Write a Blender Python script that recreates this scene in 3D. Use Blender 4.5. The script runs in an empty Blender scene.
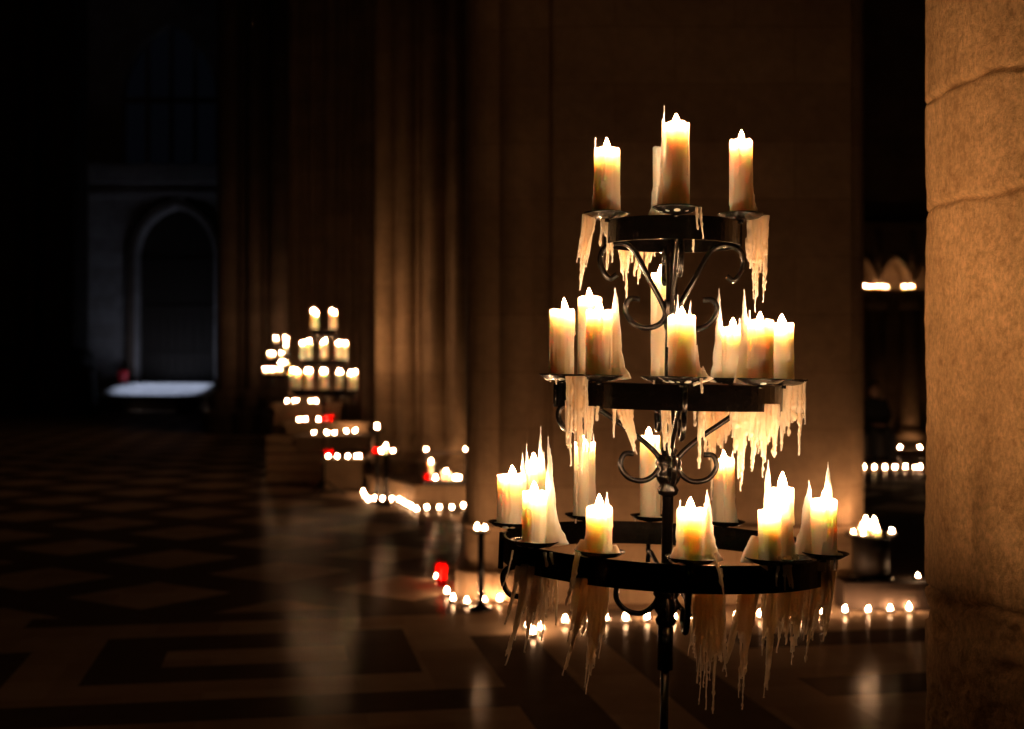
import bpy, math, random
from mathutils import Vector, Matrix, noise
random.seed(11)
C = bpy.context.scene.collection
PI = math.pi
F, HC, HY = 1276.0, 1.42, 375.0          # focal length in pixels, eye height, horizon row

def P(x, y, Z):                           # photo pixel + distance -> place in the room
    return Vector(((x-512)*Z/F, Z, HC-(y-HY)*Z/F))
def G(x, y, h=0.0):                       # point of a level surface of height h
    Z = (HC-h)*F/(y-HY)
    return P(x, y, Z)

# ------------------------------------------------------------------ materials
def new_mat(name):
    m = bpy.data.materials.new(name); m.use_nodes = True
    nt = m.node_tree; nt.nodes.clear()
    out = nt.nodes.new('ShaderNodeOutputMaterial')
    return m, nt, out
class E:                                  # small arithmetic wrapper for math nodes
    nt = None
    def __init__(s, v): s.v = v
    @staticmethod
    def op(o, a, b=None, c=None):
        n = E.nt.nodes.new('ShaderNodeMath'); n.operation = o
        for i, q in enumerate((a, b, c)):
            if q is None: continue
            q = q.v if isinstance(q, E) else q
            if isinstance(q, (int, float)): n.inputs[i].default_value = q
            else: E.nt.links.new(q, n.inputs[i])
        return E(n.outputs[0])
    def __add__(s, o): return E.op('ADD', s, o)
    def __sub__(s, o): return E.op('SUBTRACT', s, o)
    def __mul__(s, o): return E.op('MULTIPLY', s, o)
    def gt(s, o): return E.op('GREATER_THAN', s, o)
    def lt(s, o): return E.op('LESS_THAN', s, o)
    def abs(s): return E.op('ABSOLUTE', s)
    def mx(s, o): return E.op('MAXIMUM', s, o)
    def fract(s): return E.op('FRACT', s)
def rng(a, lo, hi): return a.gt(lo)*a.lt(hi)
def node(nt, t, **kw):
    n = nt.nodes.new(t)
    for k, v in kw.items():
        if k in n.inputs.keys(): n.inputs[k].default_value = v
        else: setattr(n, k, v)
    return n
def mixc(nt, fac, a, b, mode='MIX'):
    n = nt.nodes.new('ShaderNodeMix'); n.data_type = 'RGBA'; n.blend_type = mode
    for s, q in ((n.inputs[0], fac), (n.inputs[6], a), (n.inputs[7], b)):
        if isinstance(q, E): q = q.v
        if isinstance(q, (float, int)): s.default_value = q
        elif isinstance(q, (tuple, list)): s.default_value = (*q, 1) if len(q) == 3 else q
        else: nt.links.new(q, s)
    return n.outputs[2]

def stone_mat(name, c1, c2, block=(0.75, 0.36), bump=0.35, joints=True, rough=0.85, fine=14):
    m, nt, out = new_mat(name); L = nt.links.new
    b = node(nt, 'ShaderNodeBsdfPrincipled', Roughness=rough); L(b.outputs[0], out.inputs[0])
    b.inputs['Specular IOR Level'].default_value = 0.25
    tc = node(nt, 'ShaderNodeTexCoord'); sp = node(nt, 'ShaderNodeSeparateXYZ'); L(tc.outputs['Object'], sp.inputs[0])
    n1 = node(nt, 'ShaderNodeTexNoise', Scale=2.2, Detail=6.0, Roughness=0.6); L(tc.outputs['Object'], n1.inputs['Vector'])
    n2 = node(nt, 'ShaderNodeTexNoise', Scale=float(fine), Detail=8.0, Roughness=0.7); L(tc.outputs['Object'], n2.inputs['Vector'])
    rmp = node(nt, 'ShaderNodeValToRGB'); rmp.color_ramp.elements[0].position = 0.3; rmp.color_ramp.elements[1].position = 0.7
    L(n1.outputs[0], rmp.inputs[0])
    col = mixc(nt, rmp.outputs[0], c1, c2)
    r2 = node(nt, 'ShaderNodeValToRGB'); r2.color_ramp.elements[0].position = 0.25; r2.color_ramp.elements[1].position = 0.75
    r2.color_ramp.elements[0].color = (0.72, 0.70, 0.68, 1); r2.color_ramp.elements[1].color = (1.1, 1.08, 1.05, 1)
    L(n2.outputs[0], r2.inputs[0])
    col = mixc(nt, 1.0, col, r2.outputs[0], 'MULTIPLY')
    h = n2.outputs[0]
    bp = node(nt, 'ShaderNodeBump', Strength=bump, Distance=0.012); L(h, bp.inputs['Height'])
    nrm = bp.outputs[0]
    if joints:
        E.nt = nt
        u = E(sp.outputs[0]) + E(sp.outputs[1])
        cb = node(nt, 'ShaderNodeCombineXYZ'); L(u.v, cb.inputs[0]); L(sp.outputs[2], cb.inputs[1])
        br = node(nt, 'ShaderNodeTexBrick'); L(cb.outputs[0], br.inputs['Vector'])
        br.inputs['Scale'].default_value = 1; br.inputs['Brick Width'].default_value = block[0]; br.inputs['Row Height'].default_value = block[1]
        br.inputs['Mortar Size'].default_value = 0.006; br.inputs['Mortar Smooth'].default_value = 0.3
        br.inputs['Color1'].default_value = (1, 1, 1, 1); br.inputs['Color2'].default_value = (0.78, 0.76, 0.74, 1); br.inputs['Mortar'].default_value = (0.72, 0.68, 0.64, 1)
        col = mixc(nt, 1.0, col, br.outputs[0], 'MULTIPLY')
        b2 = node(nt, 'ShaderNodeBump', Strength=0.3, Distance=0.006); b2.invert = True
        L(br.outputs['Fac'], b2.inputs['Height']); L(nrm, b2.inputs['Normal']); nrm = b2.outputs[0]
    L(col, b.inputs['Base Color']); L(nrm, b.inputs['Normal'])
    return m

def floor_mat():
    m, nt, out = new_mat('polished_stone_floor'); L = nt.links.new; E.nt = nt
    b = node(nt, 'ShaderNodeBsdfDiffuse', Roughness=0.3); g = node(nt, 'ShaderNodeBsdfGlossy')
    mx = node(nt, 'ShaderNodeMixShader'); L(mx.outputs[0], out.inputs[0]); L(b.outputs[0], mx.inputs[1]); L(g.outputs[0], mx.inputs[2])
    mx.inputs[0].default_value = 0.021; g.inputs[0].default_value = (1, .93, .85, 1)
    tc = node(nt, 'ShaderNodeTexCoord'); sp = node(nt, 'ShaderNodeSeparateXYZ'); L(tc.outputs['Object'], sp.inputs[0])
    X, Y = E(sp.outputs[0]), E(sp.outputs[1])
    c, s = math.cos(math.radians(10.2)), math.sin(math.radians(10.2))
    u = X*c + Y*s; v = Y*c - X*s
    a = (u + 0.13).abs()
    near = v.lt(7.8)
    R = [rng(a, -1, 1.3)*rng(v, 7.52, 7.80), rng(a, 1.13, 1.47)*rng(v, 0.4, 6.87),
         rng(a, .45, .79)*rng(v, 6.08, 7.14), rng(a, -1, .45)*rng(v, 6.76, 7.14),
         rng(a, -1, .45)*rng(v, 6.08, 6.40), rng(a, -1, 1.13)*rng(v, 5.38, 5.73),
         rng(a, -1, .79)*rng(v, 4.7, 5.05), rng(a, 1.81, 2.15)*rng(v, 0.4, 7.5),
         rng(a, 2.5, 9)*rng(v, 6.3, 6.65), rng(a, 2.5, 9)*rng(v, 5.3, 5.65)]
    dark = R[0]
    for r in R[1:]: dark = dark.mx(r)
    # diamonds beyond the banded bay
    d = math.sqrt(0.5); per = 1.66*d
    # column centre of one light diamond
    cx, cy = -1.67, 9.2
    u0 = cx*c+cy*s; v0 = cy*c-cx*s
    p = ((u-u0)*d + (v-v0)*d)*(1/per) + 100.5
    q = ((v-v0)*d - (u-u0)*d)*(1/per) + 100.5
    pf, qf = (p.fract()-0.5).abs(), (q.fract()-0.5).abs()
    darkfar = pf.mx(qf).gt(0.31)
    pat = dark*near + darkfar*(E.op('SUBTRACT', 1.0, near))
    n0 = node(nt, 'ShaderNodeTexNoise', Scale=0.9, Detail=5.0, Roughness=0.6); L(tc.outputs['Object'], n0.inputs[0])
    n1 = node(nt, 'ShaderNodeTexNoise', Scale=6.0, Detail=6.0, Roughness=0.65); L(tc.outputs['Object'], n1.inputs[0])
    # slab-to-slab differences
    cb = node(nt, 'ShaderNodeCombineXYZ')
    L(E.op('FLOOR', u*2.9).v, cb.inputs[0]); L(E.op('FLOOR', v*2.9).v, cb.inputs[1])
    wn = node(nt, 'ShaderNodeTexWhiteNoise'); L(cb.outputs[0], wn.inputs['Vector'])
    light = mixc(nt, n1.outputs[0], (0.40, 0.28, 0.18), (0.66, 0.48, 0.32))
    light = mixc(nt, E(wn.outputs[0])*0.45, light, (0.26, 0.15, 0.09))
    drk = mixc(nt, n1.outputs[0], (0.09, 0.062, 0.043), (0.17, 0.12, 0.085))
    col = mixc(nt, pat, light, drk)
    L(col, b.inputs['Color'])
    rr = n0.outputs[0]
    L((E(n1.outputs[0])*0.12 + 0.09).v, g.inputs['Roughness'])
    bp = node(nt, 'ShaderNodeBump', Strength=0.08, Distance=0.02); L(n1.outputs[0], bp.inputs['Height'])
    L(bp.outputs[0], g.inputs['Normal'])
    return m

def wax_mat(name, col=(0.97, 0.80, 0.64), sss=1.0, scale=0.06, rough=0.38, rad=(1.0, 0.68, 0.55)):
    m, nt, out = new_mat(name); L = nt.links.new
    b = node(nt, 'ShaderNodeBsdfPrincipled', Roughness=rough)
    b.inputs['Base Color'].default_value = (*col, 1)
    b.inputs['Subsurface Weight'].default_value = sss
    b.inputs['Subsurface Radius'].default_value = rad
    b.inputs['Subsurface Scale'].default_value = scale
    tc = node(nt, 'ShaderNodeTexCoord')
    n1 = node(nt, 'ShaderNodeTexNoise', Scale=60.0, Detail=3.0); L(tc.outputs['Object'], n1.inputs[0])
    bp = node(nt, 'ShaderNodeBump', Strength=0.25, Distance=0.002); L(n1.outputs[0], bp.inputs['Height'])
    L(bp.outputs[0], b.inputs['Normal'])
    L(b.outputs[0], out.inputs[0])
    return m
def emis_mat(name, col, k):
    m, nt, out = new_mat(name)
    e = node(nt, 'ShaderNodeEmission', Strength=float(k)); e.inputs[0].default_value = (*col, 1)
    nt.links.new(e.outputs[0], out.inputs[0]); return m
def simple_mat(name, col, rough=0.5, metal=0.0, bump=0.0, bscale=40.0, trans=0.0):
    m, nt, out = new_mat(name)
    b = node(nt, 'ShaderNodeBsdfPrincipled', Roughness=rough, Metallic=metal)
    b.inputs['Base Color'].default_value = (*col, 1)
    b.inputs['Transmission Weight'].default_value = trans
    if name == 'black_wrought_iron': b.inputs['Specular IOR Level'].default_value = 0.3
    if bump:
        tc = node(nt, 'ShaderNodeTexCoord'); n = node(nt, 'ShaderNodeTexNoise', Scale=bscale, Detail=4.0)
        nt.links.new(tc.outputs['Object'], n.inputs[0])
        bp = node(nt, 'ShaderNodeBump', Strength=bump, Distance=0.003); nt.links.new(n.outputs[0], bp.inputs['Height'])
        nt.links.new(bp.outputs[0], b.inputs['Normal'])
    nt.links.new(b.outputs[0], out.inputs[0]); return m
def red_glass():
    m, nt, out = new_mat('red_votive_glass')
    t = node(nt, 'ShaderNodeBsdfTranslucent'); t.inputs[0].default_value = (0.95, 0.03, 0.03, 1)
    g = node(nt, 'ShaderNodeBsdfGlossy', Roughness=0.15); g.inputs[0].default_value = (1, .8, .8, 1)
    p = node(nt, 'ShaderNodeBsdfTransparent'); p.inputs[0].default_value = (0.9, 0.03, 0.02, 1)
    a = node(nt, 'ShaderNodeMixShader'); a.inputs[0].default_value = 0.25
    c = node(nt, 'ShaderNodeMixShader'); c.inputs[0].default_value = 0.08
    nt.links.new(t.outputs[0], a.inputs[1]); nt.links.new(p.outputs[0], a.inputs[2])
    nt.links.new(a.outputs[0], c.inputs[1]); nt.links.new(g.outputs[0], c.inputs[2])
    nt.links.new(c.outputs[0], out.inputs[0]); return m

FL = 510.0
def drum_mat():
    m, nt, out = new_mat('sandstone_drum'); L = nt.links.new
    b = node(nt, 'ShaderNodeBsdfPrincipled', Roughness=.9); L(b.outputs[0], out.inputs[0]); b.inputs['Specular IOR Level'].default_value = 0.2
    tc = node(nt, 'ShaderNodeTexCoord'); mp = node(nt, 'ShaderNodeMapping'); mp.inputs['Scale'].default_value = (1, 1, .6); L(tc.outputs['Object'], mp.inputs[0])
    n1 = node(nt, 'ShaderNodeTexNoise', Scale=5.0, Detail=8.0, Roughness=0.65); L(tc.outputs['Object'], n1.inputs[0])
    n2 = node(nt, 'ShaderNodeTexNoise', Scale=90.0, Detail=6.0, Roughness=0.8); L(mp.outputs[0], n2.inputs[0])
    n3 = node(nt, 'ShaderNodeTexNoise', Scale=26.0, Detail=9.0, Roughness=0.75); L(tc.outputs['Object'], n3.inputs[0])
    def ramp(src, p0, p1, c0, c1):
        r = node(nt, 'ShaderNodeValToRGB'); r.color_ramp.elements[0].position = p0; r.color_ramp.elements[1].position = p1
        r.color_ramp.elements[0].color = (*c0, 1); r.color_ramp.elements[1].color = (*c1, 1); L(src, r.inputs[0]); return r.outputs[0]
    col = ramp(n1.outputs[0], .3, .7, (.62, .40, .19), (.93, .63, .32))
    col = mixc(nt, 1.0, col, ramp(n2.outputs[0], .35, .62, (.62, .58, .54), (1.08, 1.06, 1.04)), 'MULTIPLY')
    col = mixc(nt, 1.0, col, ramp(n3.outputs[0], .28, .50, (.62, .54, .48), (1, 1, 1)), 'MULTIPLY')
    E.nt = nt; h = E(n2.outputs[0])*.45 + E(n3.outputs[0])
    bp = node(nt, 'ShaderNodeBump', Strength=1.0, Distance=0.014); L(h.v, bp.inputs['Height'])
    L(col, b.inputs['Base Color']); L(bp.outputs[0], b.inputs['Normal']); return m
M = dict(
    tflame=emis_mat('tea_light_flame', (1.0, 0.55, 0.28), FL*.5),
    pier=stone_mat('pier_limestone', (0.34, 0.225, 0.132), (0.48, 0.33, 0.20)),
    pier_far=stone_mat('pier_limestone_darker', (0.17, 0.112, 0.062), (0.26, 0.175, 0.102)),  # the pier limestone in a darker overall tone
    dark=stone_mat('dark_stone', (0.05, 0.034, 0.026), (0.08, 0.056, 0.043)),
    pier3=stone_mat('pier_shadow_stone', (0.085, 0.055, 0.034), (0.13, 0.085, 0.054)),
    wall=stone_mat('grey_wall_stone', (0.30, 0.28, 0.29), (0.42, 0.40, 0.41), joints=True, block=(1.2, .6)),
    column=drum_mat(),
    floor=floor_mat(),
    step=stone_mat('pale_step_stone', (0.55, 0.57, 0.62), (0.65, 0.67, 0.72), joints=False),
    wax=wax_mat('candle_wax'), drip=wax_mat('wax_drip', (0.80, 0.59, 0.42), 1.0, 0.030, rad=(1, .8, .65)),
    waxfar=wax_mat('far_candle_wax', (0.95, 0.84, 0.62), 1.0, 0.06),
    flame=emis_mat('candle_flame', (1.0, 0.55, 0.28), FL),
    iron=simple_mat('black_wrought_iron', (0.0035, 0.0028, 0.0025), 0.24, 0.0, 0.35, 60),
    wick=simple_mat('burnt_wick', (0.01, 0.008, 0.006), 0.9),
    tin=simple_mat('tea_light_cup', (0.75, 0.72, 0.68), 0.35, 0.9),
    red=red_glass(), redplain=simple_mat('red_plastic', (0.45, 0.02, 0.03), 0.5),
    cloth=simple_mat('dark_coat_cloth', (0.004, 0.0035, 0.004), 0.95),
    skin=simple_mat('face_skin', (0.25, 0.14, 0.09), 0.6),
    wood=simple_mat('dark_oak', (0.018, 0.011, 0.007), 0.6, 0, .3, 20),
    glassdark=emis_mat('night_window_glass', (.5, .6, 1.0), .0018),
    ceil=stone_mat('vault_plaster', (0.12, 0.10, 0.09), (0.16, 0.13, 0.12), joints=False),
)

# ------------------------------------------------------------------ mesh tools
class MB:
    def __init__(s): s.v = []; s.f = []; s.mi = []; s.cur = 0
    def add(s, vs, fs):
        o = len(s.v); s.v += [tuple(p) for p in vs]; s.f += [tuple(i+o for i in f) for f in fs]; s.mi += [s.cur]*len(fs)
    def box(s, x0, x1, y0, y1, z0, z1):
        vs = [(x, y, z) for x in (x0, x1) for y in (y0, y1) for z in (z0, z1)]
        s.add(vs, [(0, 1, 3, 2), (4, 6, 7, 5), (0, 4, 5, 1), (2, 3, 7, 6), (0, 2, 6, 4), (1, 5, 7, 3)])
    def tube(s, pts, radii, n=8, closed=True, flat=None):
        pts = [Vector(p) for p in pts]
        if isinstance(radii, (int, float)): radii = [radii]*len(pts)
        vs = []; t0 = None; nrm = None
        for i, p in enumerate(pts):
            t = (pts[min(i+1, len(pts)-1)] - pts[max(i-1, 0)])
            t = t.normalized() if t.length > 1e-9 else Vector((0, 0, 1))
            if nrm is None:
                ref = Vector((0, 1, 0)) if abs(t.y) < 0.9 else Vector((1, 0, 0))
                nrm = (ref - t*ref.dot(t)).normalized()
            else:
                nrm = (nrm - t*nrm.dot(t)).normalized()
            bi = t.cross(nrm)
            for k in range(n):
                a = 2*PI*k/n; fa, fb = flat or (1, 1)
                vs.append(p + nrm*math.cos(a)*radii[i]*fa + bi*math.sin(a)*radii[i]*fb)
        fs = []
        for i in range(len(pts)-1):
            for k in range(n):
                a, b = i*n+k, i*n+(k+1) % n
                fs.append((a, b, b+n, a+n))
        if closed:
            fs.append(tuple(reversed(range(n)))); fs.append(tuple((len(pts)-1)*n+k for k in range(n)))
        s.add(vs, fs)
    def lathe(s, prof, n=24, c=(0, 0, 0), cap=True, jit=None):
        vs = []; c = Vector(c)
        for r, z in prof:
            for k in range(n):
                a = 2*PI*k/n; rr = r + (jit(a, r, z) if jit else 0)
                vs.append(c + Vector((rr*math.cos(a), rr*math.sin(a), z)))
        fs = []
        for i in range(len(prof)-1):
            for k in range(n):
                a, b = i*n+k, i*n+(k+1) % n
                fs.append((a, b, b+n, a+n))
        if cap:
            fs.append(tuple(reversed(range(n)))); fs.append(tuple((len(prof)-1)*n+k for k in range(n)))
        s.add(vs, fs)
    def ball(s, c, r, n=8, sx=1, sy=1, sz=1):
        prof = [(max(r*math.sin(PI*i/n), 1e-4), -r*math.cos(PI*i/n)) for i in range(n+1)]
        o = len(s.v); s.lathe(prof, n+4, (0, 0, 0))
        for i in range(o, len(s.v)):
            x, y, z = s.v[i]; s.v[i] = (c[0]+x*sx, c[1]+y*sy, c[2]+z*sz)
    def loft(s, outline, levels):         # levels: (z, outward offset)
        n = len(outline); nr = []
        for i in range(n):
            a, b, c = Vector(outline[i-1]), Vector(outline[i]), Vector(outline[(i+1) % n])
            t = (c-a).normalized(); nr.append(Vector((t.y, -t.x)))
        vs = []
        for z, o in levels:
            for i in range(n):
                q = Vector(outline[i]) + nr[i]*o; vs.append((q.x, q.y, z))
        fs = []
        for j in range(len(levels)-1):
            for i in range(n):
                a, b = j*n+i, j*n+(i+1) % n
                fs.append((a, b, b+n, a+n))
        fs.append(tuple(reversed(range(n)))); fs.append(tuple((len(levels)-1)*n+i for i in range(n)))
        s.add(vs, fs)
    def build(s, name, mats, parent=None, smooth=True, origin=None, remesh=None):
        if origin is not None:
            o = Vector(origin); s.v = [(x-o.x, y-o.y, z-o.z) for x, y, z in s.v]
        me = bpy.data.meshes.new(name); me.from_pydata(s.v, [], s.f)
        if not isinstance(mats, (list, tuple)): mats = [mats]
        for m in mats: me.materials.append(m)
        me.polygons.foreach_set('material_index', s.mi)
        me.polygons.foreach_set('use_smooth', [smooth]*len(me.polygons)); me.update()
        ob = bpy.data.objects.new(name, me); C.objects.link(ob)
        if origin is not None: ob.location = origin
        if parent is not None: ob.parent = parent
        if remesh:
            md = ob.modifiers.new('fuse', 'REMESH'); md.mode = 'VOXEL'; md.voxel_size = remesh; md.use_smooth_shade = True
            sm = ob.modifiers.new('soften', 'SMOOTH'); sm.factor = 0.5; sm.iterations = 2
        return ob
def tag(o, label=None, cat=None, group=None, kind=None):
    if label: o['label'] = label
    if cat: o['category'] = cat
    if group: o['group'] = group
    if kind: o['kind'] = kind
    return o
def empty(name, loc, rot=(0, 0, 0)):
    o = bpy.data.objects.new(name, None); o.empty_display_size = 0.05; C.objects.link(o)
    o.location = loc; o.rotation_euler = rot; return o
def smooth_path(pts, k=6):                # Catmull-Rom
    pts = [Vector(p) for p in pts]; out = []
    q = [2*pts[0]-pts[1]] + pts + [2*pts[-1]-pts[-2]]
    for i in range(1, len(q)-2):
        a, b, c, d = q[i-1], q[i], q[i+1], q[i+2]
        for j in range(k):
            t = j/k
            out.append(0.5*((2*b)+(c-a)*t+(2*a-5*b+4*c-d)*t*t+(3*b-a-3*c+d)*t**3))
    out.append(pts[-1]); return out

# ------------------------------------------------------------------ the setting
fl = MB(); fl.add([(-32, -5, 0), (16, -5, 0), (16, 62, 0), (-32, 62, 0)], [(0, 1, 2, 3)])
tag(fl.build('floor', M['floor'], smooth=False), kind='structure')
cl = MB(); cl.box(-32, 16, -5, 62, 20, 20.3); tag(cl.build('ceiling', M['ceil'], smooth=False), kind='structure')
w = MB(); w.box(-32.3, -32, -5, 62, 0, 20); tag(w.build('wall_left', M['dark'], smooth=False), kind='structure')
w = MB(); w.box(16, 16.3, -5, 62, 0, 20); tag(w.build('wall_right', M['dark'], smooth=False), kind='structure')
w = MB(); w.box(-32, 16, -5.3, -5, 0, 20); tag(w.build('wall_front', M['dark'], smooth=False), kind='structure')

# far end wall with a pointed doorway, a moulded ledge and a tall dark window above
YW = 54.0
def fx(px): return (px-512)*YW/F
def fz(py): return HC-(py-HY)*YW/F
def arch_pts(x0, x1, zs, zt, n=14):       # pointed arch from left spring to right spring
    xm = (x0+x1)/2; h = zt-zs; hw = xm-x0
    R = (hw*hw+h*h)/(2*hw); pts = []
    a1 = math.atan2(h, R-hw)
    for i in range(n+1):
        a = a1*i/n; pts.append((x0+R-R*math.cos(a), zs+R*math.sin(a)))
    for i in range(1, n+1):
        a = a1*(1-i/n); pts.append((x1-R+R*math.cos(a), zs+R*math.sin(a)))
    return pts
def wall_with_arch(mb, xa, xb, zb, zt, x0, x1, zsill, zs, zpk, y0, y1):
    """wall from xa..xb, zb..zt with one pointed opening"""
    ar = arch_pts(x0, x1, zs, zpk)
    mb.box(xa, x0, y0, y1, zb, zt); mb.box(x1, xb, y0, y1, zb, zt)
    if zsill > zb: mb.box(x0, x1, y0, y1, zb, zsill)
    for i in range(len(ar)-1):
        (xa_, za), (xb_, zb_) = ar[i], ar[i+1]
        vs = [(xa_, y0, za), (xb_, y0, zb_), (xb_, y0, zt), (xa_, y0, zt), (xa_, y1, za), (xb_, y1, zb_), (xb_, y1, zt), (xa_, y1, zt)]
        mb.add(vs, [(0, 1, 2, 3), (7, 6, 5, 4), (0, 4, 5, 1), (3, 2, 6, 7)])
w = MB()
ztop = fz(182)
wall_with_arch(w, -32, 16, 0, ztop, fx(137), fx(214), 0, fz(256), fz(208), YW, YW+1.2)
wall_with_arch(w, -32, 16, ztop, 20, fx(120), fx(214), ztop+0.7, 13.2, 16.4, YW+0.3, YW+1.2)
tag(w.build('wall_back', M['wall'], smooth=False), kind='structure')
# arch mouldings, ledge
tr = MB()
for off, rad in ((0.30, 0.20),):
    ar = arch_pts(fx(137)-off, fx(214)+off, fz(256), fz(208)+off*1.2)
    tr.tube([(ar[0][0], YW-0.05, 0.9)]+[(x, YW-0.05, z) for x, z in ar]+[(ar[-1][0], YW-0.05, 0.9)], rad, 8)
tag(tr.build('trim_1', M['dark']), kind='structure')
tr = MB()
for z0, z1, d in ((fz(184), fz(176), .45), (fz(176), fz(166), .5), (fz(198), fz(192), .25)): tr.box(-24, -8, YW-d, YW+.3, z0, z1)
tag(tr.build('trim_2', M['wall'], smooth=False), kind='structure')
d = MB(); d.box(fx(137), fx(214), YW+0.6, YW+0.8, 0.9, fz(205))
for i in range(9): d.box(fx(137)+i*.37, fx(137)+i*.37+.03, YW+.55, YW+.6, .9, fz(212))
for z in (2.2, 4.2, 6.2): d.box(fx(137), fx(214), YW+.53, YW+.6, z, z+.18)
tag(d.build('door_1', M['wood'], smooth=False), kind='structure')
wn = MB(); wn.box(fx(120), fx(214), YW+.9, YW+1.0, ztop, 20)
tag(wn.build('window_1', M['glassdark'], smooth=False), kind='structure')
tr = MB()
for x in (fx(143), fx(167), fx(191)): tr.box(x-.07, x+.07, YW+.6, YW+.85, ztop+.7, 16.8)
tr.box(fx(120), fx(214), YW+.6, YW+.85, 13.1, 13.3)
tag(tr.build('trim_3', M['wall'], smooth=False), kind='structure')
# pale steps in front of the doorway
st = MB(); sx0, sx1 = (93-512)*50/F, (196-512)*50/F
for i in range(5):
    st.box(sx0-.0*i, sx1, 50+i*0.75, 54.0, .58 if i == 0 else .64+.11*(i-1), .64+.11*i)
tag(st.build('trim_4', M['step'], smooth=False), kind='structure')
st = MB(); st.box(sx0+.02, sx1-.02, 50.03, 54, 0, .58); tag(st.build('trim_18', M['dark'], smooth=False), kind='structure')  # shade on the steps' front riser put into the colour with dark stone

# piers: plan outlines (clockwise in plan so the offset points outward)
def outline(segs):
    pts = []
    for s in segs:
        if len(s) == 2: pts.append(s)
        else:
            cx, cy, r, a0, a1 = s
            n = max(4, int(abs(a1-a0)/14))
            for i in range(n+1):
                a = math.radians(a0+(a1-a0)*i/n); pts.append((cx+r*math.cos(a), cy+r*math.sin(a)))
    return pts
BASE = lambda zp, t: [(0, .07), (zp-.02, .07), (zp, .05), (zp+.01, .012), (t-.02, .012), (t-.005, .03), (t+.01, .03), (t+.025, .008), (t+.03, 0)]
# centre pier (counter-clockwise, front is -Y)
zf = 7.98
def xx(px, Z=8.2): return (px-512)*Z/F
c_out = outline([(xx(466, 9.3), 9.3), (xx(466, 8.45), 8.45), (xx(493), 8.24, .17, 165, 285), (xx(520), 8.17, .15, 200, 300), (xx(548), zf+.06), (xx(552), zf), (xx(842), zf), (xx(844), zf+.08),
                 (xx(860, 8.3)-.13, zf+.24, .13, 230, 380), (xx(861, 8.5), zf+.5), (xx(861, 8.5), 9.3)])
pr = MB(); pr.loft(c_out, BASE(.19, .46) + [(20, 0)])
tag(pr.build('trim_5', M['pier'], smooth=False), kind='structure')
# second pier: shafts
def shaft_pier(px0, px1, Z0, Z1, radii, back=1.5):
    x0, x1 = (px0-512)*Z0/F, (px1-512)*Z1/F
    segs = [(x0, Z0+back)]; n = len(radii); tot = sum(2*r+.05 for r in radii)
    a = Vector((x0, Z0)); b = Vector((x1, Z1)); t = (b-a).normalized(); sc = (b-a).length/tot
    ang = math.degrees(math.atan2(t.y, t.x)); pos = 0
    for r in radii:
        r2 = r*sc; pos += r2+.025*sc; c = a+t*pos; pos += r2+.025*sc
        segs.append((c.x, c.y, r2, 180+ang, 360+ang))
    segs.append((x1, Z1+.05)); segs.append((x1, Z1+back)); return outline(segs)
p2 = shaft_pier(380, 470, 16.0, 14.5, (.15, .04, .12, .04, .04, .14, .04, .12))
pr = MB(); pr.loft(p2, [(0, .07), (.36, .07), (.40, .10), (.46, .07), (.50, .03), (.58, .05), (.64, .03), (.7, 0), (20, 0)])
def at2(px, Z): return ((px-512)*Z/F, Z)
pr.loft([at2(366, 16.6), at2(367, 15.55), at2(415, 13.95), at2(472, 13.8), (at2(472, 13.8)[0], 16.6)], [(0, .02), (.03, .02), (.04, 0), (.17, 0), (.19, .03), (.22, .02)])
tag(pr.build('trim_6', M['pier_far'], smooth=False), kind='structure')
# third pier with stepped plinth of ledges
p3 = shaft_pier(288, 376, 20.5, 20.0, (.18, .07, .12, .07, .2, .07, .12, .07, .18))
pr = MB(); pr.loft(p3, [(0, 0), (20, 0)])
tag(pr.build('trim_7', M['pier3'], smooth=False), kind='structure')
def ledge(px0, px1, Z, h, back): 
    lb = MB(); x0, x1 = (px0-512)*Z/F, (px1-512)*Z/F
    lb.box(x0, x1, Z, back, 0, h-.05); lb.box(x0-.04, x1+.04, Z-.04, back, h-.05, h); return lb
ledges = [(324, 362, 15.75, .38, 20.5), (296, 368, 18.0, .56, 20.5), (286, 368, 19.0, .72, 20.5), (274, 340, 19.7, .98, 21)]
for i, a in enumerate(ledges):
    tag(ledge(*a).build('trim_%d' % (8+i), M['pier_far'], smooth=False), kind='structure')
# steps low at the left of the third pier
st = MB()
for i in range(5):
    Z = 16.9+i*.42; x0 = (266-512)*Z/F; x1 = (322-512)*Z/F
    st.box(x0, x1, Z, 19.0, 0 if i == 0 else .105*i, .105*(i+1))
tag(st.build('trim_12', M['pier'], smooth=False), kind='structure')
# dark piers flanking the distant opening
pr = MB(); pr.loft(shaft_pier(219, 292, 31, 30, (.3, .1, .2, .1, .3)), [(0, .35), (.5, .35), (.6, .2), (.9, .2), (1.1, 0), (20, 0)])
tag(pr.build('trim_13', M['dark'], smooth=False), kind='structure')
pr = MB(); pr.loft(shaft_pier(-60, 74, 45, 45, (.5, .2, .4, .2, .5)), [(0, .6), (1.6, .6), (1.75, .3), (2.1, .3), (2.4, 0), (20, 0)])
tag(pr.build('trim_14', M['dark'], smooth=False), kind='structure')

pb = MB(); pb.box(2.0, 4.6, 7.68, 11.4, 0, .13); pb.box(2.0, 4.62, 7.66, 11.42, .13, .17)
tag(pb.build('trim_17', M['dark'], smooth=False), kind='structure')
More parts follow.
